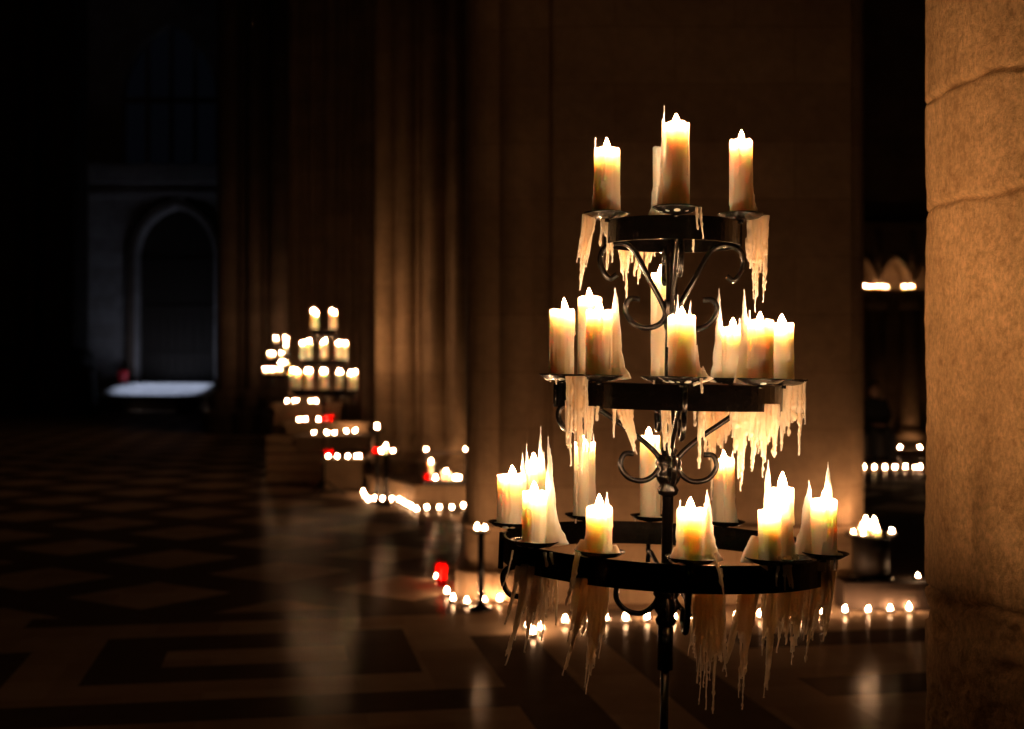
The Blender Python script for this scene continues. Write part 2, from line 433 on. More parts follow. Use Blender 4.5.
# aisle wall on the right with blind arcade
YA = 23.0
def ax(px): return (px-512)*YA/F
def az(py): return HC-(py-HY)*YA/F
w = MB(); w.box(2.2, 16, YA+.6, YA+.9, 0, 20)
w.box(2.2, 16, YA-.5, YA+.6, 0, .10)
ar_n = [(ax(848), ax(877)), (ax(879), ax(911)), (ax(913), ax(945)), (ax(947), ax(979))]
w.box(2.2, ar_n[0][0], YA, YA+.6, 0, 20); w.box(ar_n[-1][1], 16, YA, YA+.6, 0, 20)
zsp, zpk, zlt = az(282), az(256), az(226)
for i, (a, b) in enumerate(ar_n):
    pts = arch_pts(a, b, zsp, zpk, 8)
    for j in range(len(pts)-1):
        (x1_, z1_), (x2_, z2_) = pts[j], pts[j+1]
        w.add([(x1_, YA, z1_), (x2_, YA, z2_), (x2_, YA, zlt), (x1_, YA, zlt), (x1_, YA+.6, z1_), (x2_, YA+.6, z2_), (x2_, YA+.6, zlt), (x1_, YA+.6, zlt)],
              [(0, 1, 2, 3), (7, 6, 5, 4), (0, 4, 5, 1), (3, 2, 6, 7)])
    if i < 3:
        w.box(b, ar_n[i+1][0], YA, YA+.6, zsp, zlt)
w.box(2.2, 16, YA-.12, YA+.6, az(297), az(290))
w.box(2.2, 16, YA-.1, YA+.1, zlt-.08, zlt+.05)
w.box(2.2, 16, YA+.3, YA+.6, zlt, 20)
tag(w.build('wall_right_aisle', M['pier_far'], smooth=False), kind='structure')
w = MB()
for px in (878, 912, 946):
    w.tube([(ax(px), YA+.12, .26), (ax(px), YA+.12, az(292))], .16, 14)
    w.tube([(ax(px), YA+.12, az(310)), (ax(px), YA+.12, az(296))], [.16, .26], 14)
    w.tube([(ax(px), YA+.12, .26), (ax(px), YA+.12, .5)], [.26, .17], 14)
    pts = [(ax(px), YA-.03, zsp), (ax(px), YA-.03, zlt)]; w.tube(pts, .05, 8)
for a, b in ar_n:
    pts = arch_pts(a, b, zsp, zpk, 8); w.tube([(x, YA-.03, z) for x, z in pts], .055, 8)
tag(w.build('trim_15', M['pier_far']), kind='structure')

# near round column at the right edge
def col_jit(a, r, z):
    p = Vector((math.cos(a)*1.4, math.sin(a)*1.4, z*1.2))
    d = (noise.fractal(p*3.0, 1.0, 2.0, 5))*0.006 + (noise.fractal(p*14.0, 1.0, 2.0, 4))*0.0028
    for jz, dep in ((2.10, .016), (1.83, .015), (1.165, .004), (.89, .016), (2.75, .012), (.2, .01)):
        jj = jz + 0.013*noise.noise(Vector((a*4, jz*9, 0)))
        d -= dep*math.exp(-((z-jj)/.0065)**2)
    if z < .90:                           # eroded lowest drum
        e = noise.fractal(Vector((math.cos(a)*3, math.sin(a)*3, z*9)), 1.0, 2.0, 5)
        k = min(1, (.90-z)/.05); d -= .07*k*min(.5, max(0, e-.05)) + .001*k
    return d
cb = MB(); R0 = 0.46; cz = 3.08
xl = (926-512)/F                          # left tangent direction
ang = math.atan(xl)
cx_ = (cz*math.sin(ang)+R0)/math.cos(ang)
prof = []
z = 0.0
while z < 3.3: prof.append((R0, z)); z += .007
prof += [(R0, 3.6), (R0, 20)]
cb.lathe(prof, 340, (cx_, cz, 0), jit=col_jit)
tag(cb.build('trim_16', M['column']), kind='structure')

# ------------------------------------------------------------------ candelabrum
TIERS = [ # local height of plate base, ring radius, plate radius, extra tilt (deg)
    dict(z=1.759, r=.150, bt=1.758, bb=1.707, tilt=0.0),
    dict(z=1.402, r=.247, bt=1.4005, bb=1.347, tilt=0.3),
    dict(z=1.053, r=.362, bt=1.0515, bb=.996, tilt=1.3)]
SC = [
 [(.122, .222), (.138, .213), (.153, .230), (.160, .256), (.150, .280), (.118, .292), (.085, .276), (.049, .211), (.022, .162), (.013, .134), (.027, .112), (.060, .104), (.090, .120), (.102, .147), (.092, .168), (.070, .168)],
 [(.190, -.093), (.187, -.116), (.205, -.131), (.231, -.124), (.246, -.100), (.240, -.076), (.205, -.068), (.160, -.078), (.100, -.116), (.045, -.158), (.020, -.189), (.029, -.220), (.056, -.236), (.089, -.229), (.107, -.203), (.099, -.178), (.078, -.176)],
 [(.30, -.465), (.30, -.49), (.32, -.505), (.348, -.50), (.362, -.47), (.352, -.445), (.31, -.437), (.24, -.441), (.12, -.452), (.03, -.462), (.017, -.485), (.028, -.513), (.055, -.531), (.088, -.525), (.109, -.503), (.110, -.478), (.092, -.462)]]
def ring_matrix(t): return Matrix.Rotation(math.radians(t['tilt']), 4, 'Y')
def tilt_pt(t, x, y, z):
    c = Vector((0, 0, t['z'])); return c + ring_matrix(t).to_3x3() @ (Vector((x, y, z))-c)
def plate_mb(R=.051):
    mb = MB()
    mb.lathe([(.004, 0), (.020, .0005), (.036, .004), (R-.003, .0115), (R, .0135), (R-.001, .0150), (R-.005, .0135), (.036, .0065), (.020, .003), (.004, .0025)], 28)
    mb.lathe([(.006, -.006), (.006, .001)], 10)
    return mb
def candelabrum(root, plates, raise_=0.0, far=False):
    """plates: per tier a list of local angles"""
    m = M['iron']
    p = MB(); p.tube([(0, 0, .05), (0, 0, .86+raise_)], .0095, 14)
    p.build('lower_pole', m, root)
    p = MB(); p.tube([(0, 0, .80+raise_), (0, 0, 1.755+raise_)], .0125, 14); p.build('pole', m, root)
    for zt in (.30, -.235, -.53):
        pass
    for zc in (1.42+.14, 1.42-.215, 1.42-.505):
        c = MB(); zc += raise_
        c.lathe([(.012, -.055), (.021, -.05), (.024, -.04), (.018, -.03), (.026, -.018), (.029, -.006), (.022, .006), (.030, .018), (.026, .032), (.016, .04), (.020, .048), (.012, .056)] if zc < 1.5+raise_ else
                [(.012, -.03), (.017, -.02), (.014, -.01), (.018, .0), (.014, .012), (.017, .02), (.012, .03)], 16, (0, 0, zc))
        c.build('collar', m, root)
    c = MB(); c.tube([(0, 0, .765+raise_), (0, 0, .875+raise_)], .0175, 14); c.build('sleeve', m, root)
    for i, t in enumerate(TIERS):
        rb = MB(); n = 72; vs = []
        R = t['r']
        for k in range(n):
            a = 2*PI*k/n
            for rr, zz in ((R+.0025, t['bb']), (R+.0025, t['bt']), (R-.0025, t['bt']), (R-.0025, t['bb'])):
                q = tilt_pt(t, rr*math.cos(a), rr*math.sin(a), zz); vs.append((q.x, q.y, q.z+raise_))
        fs = []
        for k in range(n):
            a, b = 4*k, 4*((k+1) % n)
            for j in range(4): fs.append((a+j, b+j, b+(j+1) % 4, a+(j+1) % 4))
        rb.add(vs, fs); rb.build('ring_band', m, root, smooth=False)
        for k in range(4):
            s = MB(); a = k*PI/2 + (0, .0, .0)[i]
            pts = []
            for r, z in SC[i]:
                q = tilt_pt(t, r*math.cos(a), r*math.sin(a), HC+z) if r > .2 else Vector((r*math.cos(a), r*math.sin(a), HC+z))
                q.z += raise_; pts.append(q)
            sp = smooth_path(pts, 4 if far else 7)
            s.tube(sp, [.0062]*len(sp), 8)
            if i > 0:                       # upright stub riveted to the band
                q0 = tilt_pt(t, (R+.006)*math.cos(a), (R+.006)*math.sin(a), HC+SC[i][5][1]); q1 = tilt_pt(t, (R+.006)*math.cos(a), (R+.006)*math.sin(a), t['bt']+.004)
                s.tube([q0+Vector((0, 0, raise_)), q1+Vector((0, 0, raise_))], .006, 8)
            s.build('scroll', m, root)
        for a in plates[i]:
            q = tilt_pt(t, (R+.004)*math.cos(a), (R+.004)*math.sin(a), t['z']); q.z += raise_
            o = plate_mb().build('drip_plate', m, root); o.location = q
            o.rotation_euler = (0, math.radians(t['tilt']), 0)
    for k in range(3):
        f = MB(); a = k*2*PI/3+.4
        sp = smooth_path([(.008*math.cos(a), .008*math.sin(a), .16), (.06*math.cos(a), .06*math.sin(a), .15), (.17*math.cos(a), .17*math.sin(a), .05), (.25*math.cos(a), .25*math.sin(a), .012)], 6)
        f.tube(sp, .010, 8); f.build('foot', m, root)

LEAN = math.radians(1.0)
near_root = empty('candelabrum', (.327, 2.84, 0), (0, LEAN, 0))
tag(near_root, 'large black wrought iron three-tier candelabrum in the foreground, hung with wax', 'candelabrum', 'iron candelabra')
MR = Matrix.Translation((.327, 2.84, 0)) @ Matrix.Rotation(LEAN, 4, 'Y')
def proj(p): return 512+F*p.x/p.y, HY-F*(p.z-HC)/p.y
def solve(ti, px, side):
    t = TIERS[ti]; best = None
    for k in range(721):
        a = (PI+PI*k/720) if side == 'f' else PI*k/720
        q = MR @ tilt_pt(t, (t['r']+.004)*math.cos(a), (t['r']+.004)*math.sin(a), t['z'])
        e = abs(proj(q)[0]-px)
        if best is None or e < best[0]: best = (e, a, q)
    return best[1], best[2]

def flame_mb(h=.0265, r=.0072, n=10):
    mb = MB(); prof = []
    for i in range(n+1):
        t = i/n; prof.append((max(.0003, r*(math.sin(PI*t**.55))**.85 if 0 < t < 1 else .0003), h*t))
    o = len(mb.v); mb.lathe(prof, 10)
    mb.v = [(x+.0012*math.sin(z/h*2.5), y, z) for x, y, z in mb.v]
    return mb
flame_mesh = None
tea_flame = []
def add_flame(parent, loc, s=1.0, lean=0.0, tea=False):
    global flame_mesh
    if flame_mesh is None:
        q_ = flame_mb().build('flame', M['tflame']); tea_flame.append(q_.data); bpy.data.objects.remove(q_)
        o = flame_mb().build('flame', M['flame'], parent); flame_mesh = o.data
    else:
        o = bpy.data.objects.new('flame', tea_flame[0] if tea else flame_mesh); C.objects.link(o); o.parent = parent
    o.location = loc; o.scale = (s*(.9+.2*random.random()), s, s*(.85+.3*random.random())); o.rotation_euler = (0, lean, random.random()*6)
    return o

def wobble(pts, amp):
    out = []; sd = random.random()*50
    for i, p in enumerate(pts):
        p = Vector(p); out.append(p+Vector((noise.noise(Vector((p.z*26, sd, 0))), noise.noise(Vector((p.z*26, sd+7, 3))), 0))*amp)
    return out

def pillar_candle(label, ti, px, side, top, wpx, spikes=(), strands=(), flame_dx=0, lit=True, fsc=1.0, hump=None, group='pillar candles on the near candelabrum', dz=0.0):
    a, q = solve(ti, px, side)
    q = q+Vector((0, dz, .004)); Z = q.y; k = Z/F
    R = wpx*k/2*.955; h = (HC-(top-HY)*k) - q.z
    root = tag(empty('pillar_candle', q), label, 'candle', group)
    mb = MB(); sd = random.random()*90
    def jit(an, r, z):
        return r*.035*noise.noise(Vector((math.cos(an)*1.5, math.sin(an)*1.5, z*25+sd))) + (.0012*noise.noise(Vector((math.cos(an)*5, math.sin(an)*5, sd+z*10))))
    prof = [(R*.3, 0), (R*1.02, .001)]
    n = 18
    for i in range(1, n): prof.append((R*(1.0-.02*i/n), h*i/n))
    prof += [(R*.99, h-.002), (R-.002, h), (R-.0038, h-.0015), (R-.0050, h-.008), (R*.55, h-.0125), (.002, h-.0135)]
    def rim(an, r, z):
        return jit(an, r, z)
    o0 = len(mb.v); mb.lathe(prof, 40, jit=rim)
    for i in range(o0, len(mb.v)):        # uneven rim
        x, y, z = mb.v[i]
        if z > h-.004 and math.hypot(x, y) > R*.7:
            mb.v[i] = (x, y, z + .0045*noise.noise(Vector((x*90, y*90, sd))) )
    # wax runs down the side and pools on the plate
    for j in range(7):
        an = random.random()*2*PI; l = h*random.uniform(.25, .95); rr = random.uniform(.0018, .0032)
        pts = [((R-.0008)*math.cos(an+.06*math.sin(u*5)), (R-.0008)*math.sin(an+.06*math.sin(u*5)), h-.003-l*u/6) for u in range(7)]
        mb.tube(pts, [rr*.8]+[rr]*4+[rr*1.2, rr*1.5], 7)
    for j in range(9):
        an = random.random()*2*PI
        mb.ball(((R+.002)*math.cos(an), (R+.002)*math.sin(an), .004), random.uniform(.006, .012), 7, 1, 1, .6)
    # standing sheets of wax: (dx px, top px, width px, base width px, depth sign)
    for sp in spikes:
        dx, ty, w0, wb, dy = sp[:5]
        hh = (HC-(ty-HY)*k)-q.z; bx = sp[5] if len(sp) > 5 else dx*1.05
        pts = []; rad = []; N = 16
        for i in range(N+1):
            t = i/N
            x = (bx+(dx-bx)*t**.6)*k; y = dy*R*.8*(1-.2*t)
            pts.append((x, y, .0005+hh*t))
            wv = (wb*(1-t)**4 + w0*1.25*(1-t**6)*(1-.35*t))*k/2
            rad.append(max(.0017, wv*(1+.30*noise.noise(Vector((t*14, sd, dx))))))
        mb.tube(wobble(pts, .003), rad, 9, flat=(.55, 1.0))
        for e_ in range(3):
            f_ = random.uniform(.45, .9); ox = random.uniform(-.45, .45)*max(w0, 4)*k
            mb.tube(wobble([(p[0]+ox, p[1]+random.uniform(-.002, .002), .0005+(p[2])*f_) for p in pts], .003), [max(.0011, random.uniform(.0014, .0022)*(1-.5*i/N)) for i in range(N+1)], 7)
    if hump:                              # big mound of spilled wax (dx, top, w)
        for dx, ty, w_ in hump:
            hh = (HC-(ty-HY)*k)-q.z
            N = 8; pts = [(dx*k*(1-.15*i/N), .0, hh*i/N) for i in range(N+1)]
            mb.tube(wobble(pts, .003), [w_*k/2*(1-.55*(i/N)**1.5) for i in range(N+1)], 10, flat=(.8, 1))
    mb.build('wax_body', M['wax'], root, remesh=.0014)
    wk = MB(); wk.tube([(0, 0, h-.014), (.0006, 0, h-.008), (.002, 0, h-.001)], .0009, 6); wk.build('wick', M['wick'], root)
    if lit: add_flame(root, ((flame_dx)*k*.7, 0, h-.007), fsc*random.uniform(.95, 1.15), random.uniform(-.1, .1))
    # hanging strands: (x0, y0, x1, y1, w px, [depth offset])
    if strands:
        dbs = (MB(), MB())
        todo = []
        for s_ in strands:
            x0, y0, x1, y1, w_ = s_[:5]; off = s_[5] if len(s_) > 5 else 0.0
            if w_ < 6: todo.append((x0, x1, y0, y1, w_, off)); continue
            n_ = int(w_/1.7)                # a broad run is a sheaf of thin ones of unequal length
            for e_ in range(n_):
                fr = (e_+.5)/n_-.5; l_ = 1 if e_ == n_//2 else random.uniform(.45, .95)
                todo.append((x0+fr*w_, x0+fr*w_*.7+(x1-x0)*l_**1.35, y0, y0+(y1-y0)*l_, random.uniform(2.7, 4.4), off))
        for x0, x1, y0, y1, w_, off in todo:
            db = dbs[1 if off < -.033 else 0]
            Zs = Z+off+random.uniform(-.004, .004); kk = Zs/F
            N = max(9, int(abs(y1-y0)/4)); pts = []; rad = []
            for i in range(N+1):
                t = i/N; xx_ = x0+(x1-x0)*t**1.35; yy = y0+(y1-y0)*t
                pts.append(P(xx_, yy, Zs)-q)
                wv = w_*kk/2*(1-.55*t**1.5)*(1+.45*noise.noise(Vector((t*N*.55, x0*3, y1))))
                rad.append(max(.00115, wv))
            db.tube(wobble(pts, .0030), rad, 8, flat=(.7, 1))
            e = pts[-1]; db.ball(e, random.uniform(.0015, .0022), 6)
            for b_ in range(N//3):
                db.ball(pts[random.randrange(2, N)], max(.0016, w_*kk/2*random.uniform(.7, 1.05)), 6, 1, .8, 1.5)
        for db in dbs:
            if db.v: db.build('wax_drips', M['drip'], root, remesh=.00115)
    return a

def fill(xa, xb, y0, ya, yb, n, w=3.6, slant=0, off=0.0):
    out = []
    for i in range(n):
        t = (i+random.uniform(.2, .8))/n; x = xa+(xb-xa)*t
        out.append((x, y0, x+slant*random.uniform(.3, 1.2), random.uniform(ya, yb), w*random.uniform(.7, 1.3), off))
    return out
def plate_drop(xa, xb, y, n, l, off): # short drips at a plate rim
    return [(x, y, x+random.uniform(-1, 1), y+random.uniform(.3, 1)*l, 2.6, off) for x in [xa+(xb-xa)*(i+.5)/n for i in range(n)]]

angs = [[], [], []]
A1 = [
 ('left candle of the top tier with a thin wax spike on its left rim', 0, 607, 'f', 148, 26,
   [(-11, 137, 4, 6, .2)], [(589, 214, 579, 290, 11), (593, 214, 583, 262, 8), (586, 214, 577, 262, 6), (602, 216, 600, 246, 4), (605, 216, 605, 236, 4), (609, 216, 607, 270, 5), (612, 216, 612, 262, 4)]),
 ('tallest front candle in the middle of the top tier with a pointed wax spike', 0, 676, 'f', 123, 28,
   [(-12, 105, 5, 9, .3), (-12.5, 150, 4, 6, .3)], [(697, 207, 698, 229, 3.2, -.045), (701, 207, 703, 238, 3, -.045), (693, 236, 693, 252, 3, .02)]),
 ('right-hand candle of the top tier, slim and clean-sided with a tall flame', 0, 741, 'f', 140, 24,
   [(12, 186, 4, 10, .3)], fill(748, 768, 215, 246, 262, 8, 5, -1) + [(755, 216, 755, 312, 7), (758, 216, 757, 296, 6), (764, 216, 762, 302, 7), (766, 215, 765, 290, 5), (751, 215, 750, 268, 5), (746, 238, 747, 252, 3)])]
for c_ in A1: angs[0].append(pillar_candle(*c_))
# burnt-out stump of wax on the rear plate
angs[0].append(pillar_candle('slender melted unlit wax stub behind the tallest candle of the top tier', 0, 657, 'b', 147, 9, [(-1, 146, 6, 14, .2), (2, 150, 6, 9, .2)],
   [(625, 236, 627, 300, 9, .02), (621, 236, 622, 272, 6, .02), (630, 236, 632, 262, 4, .02), (638, 240, 635, 276, 4), (642, 240, 638, 284, 4), (648, 238, 645, 272, 5), (652, 240, 650, 262, 4), (655, 236, 655, 256, 3), (672, 236, 672, 258, 5)], 0, False))
A2 = [
 ('leftmost candle of the middle tier on its own small dish', 1, 562, 'f', 309, 26, [], plate_drop(548, 558, 378, 2, 6, 0), 5),
 ('rear left candle of the middle tier, half hidden behind two shorter ones', 1, 590, 'b', 297, 25, [(11, 300, 4, 6, 0)], [], 0),
 ('front left candle of the middle tier with a tall wax slab on its right', 1, 599, 'f', 310, 27, [(16, 287, 9, 18, .1, 18), (10, 312, 8, 12, .1), (19, 345, 5, 14, .1)],
   [(570, 376, 570, 466, 7, -.03), (574, 376, 574, 440, 8, -.03), (579, 376, 581, 474, 8, -.03), (584, 376, 585, 450, 8, -.03), (567, 400, 567, 445, 5, -.02), (590, 406, 588, 470, 7, .0), (592, 406, 592, 424, 4), (597, 406, 597, 420, 4), (614, 404, 614, 437, 4), (622, 404, 634, 444, 12), (626, 404, 637, 454, 9), (630, 404, 632, 432, 6)], 0),
 ('tall rear centre candle of the middle tier standing behind the pole', 1, 661, 'b', 273, 22, [], plate_drop(650, 668, 378, 2, 8, -.03), 0),
 ('front centre candle of the middle tier with wax flowing off to its right', 1, 682, 'f', 315, 29, [(-4, 294, 5, 0, .2, -4), (9, 300, 5, 0, .3, 9), (15, 345, 5, 14, .2, 17), (22, 366, 5, 22, .2, 24)],
   [(663, 404, 665, 450, 5, .03), (669, 404, 670, 455, 5, .03), (666, 404, 667, 442, 4, .03), (702, 378, 702, 393, 3.2, -.05), (695, 404, 695, 426, 4, .03), (700, 404, 699, 468, 5, .03), (703, 404, 704, 440, 5, .03)], 0),
 ('rear right candle of the middle tier between two tall wax spikes', 1, 731, 'b', 326, 20, [(-12, 288, 7, 9, .1, -13), (-9, 322, 5, 7, .1), (9, 318, 5, 6, .1)], fill(706, 736, 402, 430, 452, 11, 6, -2, -.04) + [(712, 402, 711, 500, 8, -.04), (716, 402, 714, 470, 6, -.04), (722, 402, 722, 455, 6, -.04)], 3),
 ('stout front right candle of the middle tier with a wax spike on its left', 1, 760, 'f', 320, 28, [(-16, 289, 7, 16, 0, -15), (-10, 310, 6, 8, .1), (7, 318, 4, 3, .2)],
   fill(732, 776, 404, 432, 458, 15, 6, -2, .02) + [(742, 404, 740, 491, 8, .02), (745, 404, 743, 470, 6, .02), (755, 404, 751, 471, 7, .02), (764, 404, 762, 477, 7, .02), (776, 404, 774, 457, 7, .02), (770, 404, 768, 444, 6, .02)], 0),
 ('rightmost candle of the middle tier, short and narrow', 1, 784, 'f', 323, 21, [(2, 352, 4, 8, .1)],
   fill(781, 803, 380, 418, 440, 8, 4.5, -1) + [(784, 380, 781, 451, 5), (800, 380, 799, 455, 5), (804, 379, 805, 424, 4), (790, 380, 789, 436, 5)], -2)]
for c_ in A2: angs[1].append(pillar_candle(*c_))
A3 = [
 ('leftmost candle of the bottom tier on the outermost left dish', 2, 510, 'b', 474, 27, [(13, 453, 6, 9, .1, 14)], [], 3),
 ('tall rear left candle of the bottom tier capped by two sharp wax spikes', 2, 535, 'b', 462, 20, [(-8, 444, 4, 4, .1), (5, 426, 5, 6, .2), (9, 452, 4, 4, .1)], [], -1),
 ('short front left candle of the bottom tier beside a tall leaning wax spire', 2, 534, 'f', 491, 25, [(14, 436, 7, 14, .1, 20), (17, 470, 6, 22, .1, 21), (19, 505, 6, 20, .1, 21)],
   [(513, 550, 502, 588, 2.4, -.04), (518, 566, 505, 624, 5), (526, 566, 514, 640, 8), (530, 566, 505, 665, 9), (535, 566, 524, 652, 8), (540, 566, 531, 634, 8), (544, 566, 541, 640, 7), (548, 566, 546, 620, 6), (556, 560, 556, 625, 5), (524, 566, 517, 625, 6), (545, 552, 547, 566, 4, -.05), (551, 552, 553, 564, 4, -.05), (521, 566, 520, 605, 5), (552, 566, 551, 612, 5)] + fill(520, 552, 564, 592, 618, 9, 5, -5, .02), 0),
 ('rear candle of the bottom tier left of the pole, a long drip down its face', 2, 585, 'b', 442, 22, [(9, 434, 3, 4, .3), (-9, 445, 3, 3, .3)], [(577, 470, 576, 523, 3.5, -.03)], -2),
 ('front candle of the bottom tier left of the pole with wax spilling off its left', 2, 599, 'f', 506, 27, [(8, 492, 6, 4, .2, 9)],
   [(577, 552, 566, 605, 5, -.04), (579, 552, 572, 590, 4, -.05), (582, 578, 562, 675, 11, .02), (590, 578, 570, 650, 8, .02), (586, 578, 577, 632, 8, .02), (598, 578, 586, 694, 12, .02), (604, 578, 593, 668, 10, .02), (606, 578, 598, 658, 8, .02), (620, 560, 619, 592, 3, 0)] + fill(575, 607, 578, 610, 645, 10, 6, -5, .02), 0, True, 1.1, [(-17, 540, 18), (-12, 535, 12), (17, 545, 10)]),
 ('tall rear candle of the bottom tier just left of the pole', 2, 650, 'b', 435, 21, [], [(635, 518, 634, 528, 3)], -2),
 ('front centre candle of the bottom tier with a thick wax spire at its right', 2, 691, 'f', 508, 29, [(-11, 500, 6, 3, .3, -11), (17, 490, 9, 16, .1, 17), (19, 520, 8, 14, .1, 22)],
   [(716, 552, 721, 585, 4, -.05), (722, 568, 724, 602, 3, -.05), (697, 582, 688, 655, 6, .03), (700, 582, 696, 671, 7, .03), (703, 582, 698, 704, 8, .03), (708, 582, 705, 709, 8, .03), (716, 582, 712, 713, 8, .03), (722, 582, 726, 676, 6, .03), (712, 582, 710, 680, 9, .03), (719, 582, 718, 660, 8, .03)] + fill(696, 724, 582, 640, 672, 11, 6, -2, .03), 0, True, 1.15, [(20, 540, 12), (24, 551, 14), (-18, 547, 10)]),
 ('rear candle of the bottom tier right of the pole, tall under the hanging wax', 2, 724, 'b', 458, 21, [(9, 450, 4, 4, .1), (-9, 455, 4, 4, .1)], [], 0),
 ('short candle pressed against a taller one on the front right dish, bottom tier', 2, 769, 'f', 510, 23, [(-8, 540, 6, 22, .1, -13)],
   [(742, 585, 722, 671, 7, .02), (748, 585, 742, 709, 13, .02), (754, 585, 746, 660, 9, .02), (745, 585, 733, 640, 7, .02)] + fill(738, 760, 584, 600, 640, 7, 5, -5, .02), 0, True, 1.1, [(-18, 536, 16), (-22, 545, 14)]),
 ('taller candle rising behind the short one on the front right dish of the bottom tier', 2, 786, 'f', 487, 22, [(-14, 460, 8, 12, .3, -17), (9, 490, 4, 4, .2)],
   [(779, 556, 777, 586, 4, -.07), (784, 556, 785, 590, 4, -.07), (788, 556, 792, 588, 7, -.06), (772, 584, 764, 697, 9, .02), (776, 584, 768, 655, 7, .02), (783, 584, 776, 652, 7, .02), (789, 584, 785, 644, 7, .02), (797, 584, 791, 664, 7, .02), (768, 584, 762, 655, 6, .02), (800, 584, 796, 645, 7, .02)] + fill(764, 800, 583, 615, 645, 13, 6.5, -5, .02), 0, True, 1.1, None, 'pillar candles on the near candelabrum', .03),
 ('rightmost candle of the bottom tier with a wax mound on its left', 2, 824, 'f', 499, 27, [(5, 462, 9, 0, .5, 5), (-15, 480, 8, 20, .1, -22), (-11, 505, 8, 16, .1, -18)],
   [(836, 554, 837, 571, 3, -.02), (832, 554, 832, 600, 3.5, -.02), (828, 554, 828, 588, 3, -.02), (812, 575, 805, 662, 8), (818, 575, 812, 640, 7), (808, 575, 803, 640, 7), (832, 570, 823, 641, 6), (828, 575, 822, 625, 5), (823, 572, 820, 610, 6)] + fill(800, 828, 572, 590, 622, 9, 6, -4), 2, True, 1.1, [(-22, 530, 20)])]
for c_ in A3: angs[2].append(pillar_candle(*c_))
candelabrum(near_root, angs)

ORD = ['first', 'second', 'third', 'fourth', 'fifth', 'sixth', 'seventh', 'eighth', 'ninth', 'tenth', 'eleventh', 'twelfth', 'thirteenth', 'fourteenth', 'fifteenth', 'sixteenth', 'seventeenth']
# ------------------------------------------------------------------ far candelabra
def std_angles(): return [[PI*.25+k*PI/2 for k in range(4)], [k*PI/4+.2 for k in range(8)], [k*PI/6+.1 for k in range(12)]]
def far_candelabrum(px, Z, rz, raise_, label, name_lbl, hmin=.19):
    X = (px-512)*Z/F
    root = tag(empty('candelabrum', (X, Z, 0), (0, 0, 0)), label, 'candelabrum', 'iron candelabra')
    SA = std_angles(); candelabrum(root, SA, raise_, True)
    tn = ['top', 'middle', 'bottom']
    for ti, al in enumerate(SA):
        t = TIERS[ti]
        info = []
        for a in al:
            q = tilt_pt(t, (t['r']+.004)*math.cos(a), (t['r']+.004)*math.sin(a), t['z'])
            info.append((q.x*Z/(Z+q.y), q, a))
        info.sort(key=lambda i: i[0])
        for n_, (sx_, q, a) in enumerate(info):
            side = 'front' if math.sin(a) < 0 else 'rear'
            h = random.uniform(hmin, hmin+.035)
            mk_far_candle((X+q.x, Z+q.y, q.z+raise_+.003), h, '%s candle from the left on the %s tier of %s' % (ORD[n_], tn[ti], name_lbl), 'pillar candles on %s' % name_lbl)
far_meshes = {}
def mk_far_candle(loc, h, label, group, name='pillar_candle', R=.027):
    key = round(h*50)/50
    root = tag(empty(name, loc), label, 'candle', group)
    kk = (key, R)
    if kk not in far_meshes:
        mb = MB(); mb.lathe([(R, 0), (R*.98, key-.001), (R-.002, key), (R-.005, key-.003), (R-.007, key-.012), (.002, key-.014)], 16)
        far_meshes[kk] = mb.build('wax_body', M['waxfar'], root).data
    else:
        o = bpy.data.objects.new('wax_body', far_meshes[kk]); C.objects.link(o); o.parent = root
    add_flame(root, (0, 0, key-.008), 1.35, 0, name != 'pillar_candle')
    return root
far_candelabrum(324, 15.0, 0, .185, 'second black iron candelabrum, blurred, beside the lit ledges', 'the second candelabrum')
far_candelabrum(298, 27.0, 0, .50, 'third black iron candelabrum farther off, left of the second one', 'the third candelabrum', .11)
far_candelabrum(281, 28.8, 0, .38, 'fourth and most distant candelabrum, at the far left of the glowing cluster', 'the fourth candelabrum', .09)

# ------------------------------------------------------------------ tea lights
tl_mesh = None
def tea_light(loc, label, group, s=1.0, fs=1.0):
    global tl_mesh
    root = tag(empty('tea_light', loc), label, 'tea light', group)
    if tl_mesh is None:
        mb = MB(); mb.lathe([(.018, 0), (.0195, .001), (.0200, .017), (.0192, .017), (.0188, .002), (.001, .002)], 16)
        cup = mb.build('cup', M['tin'], root)
        mb = MB(); mb.lathe([(.0186, .0022), (.0188, .013), (.015, .0125), (.001, .011)], 16)
        wx = mb.build('wax', M['waxfar'], root); tl_mesh = (cup.data, wx.data)
    else:
        for nm, me in zip(('cup', 'wax'), tl_mesh):
            o = bpy.data.objects.new(nm, me); C.objects.link(o); o.parent = root
    add_flame(root, (0, 0, .0105), 1.15*fs, 0, True)
    root.scale = (s, s, s); return root
def row(pts, where, group, h=0.0, s=1.0, dy=5, fs=1.0):
    pts = sorted(pts)
    for i, (x, y) in enumerate(pts):
        lab = '%s tea light from the left %s' % (ORD[i], where) if len(pts) > 1 else 'tea light '+where
        tea_light(G(x, y+dy, h), lab, group, s, fs)
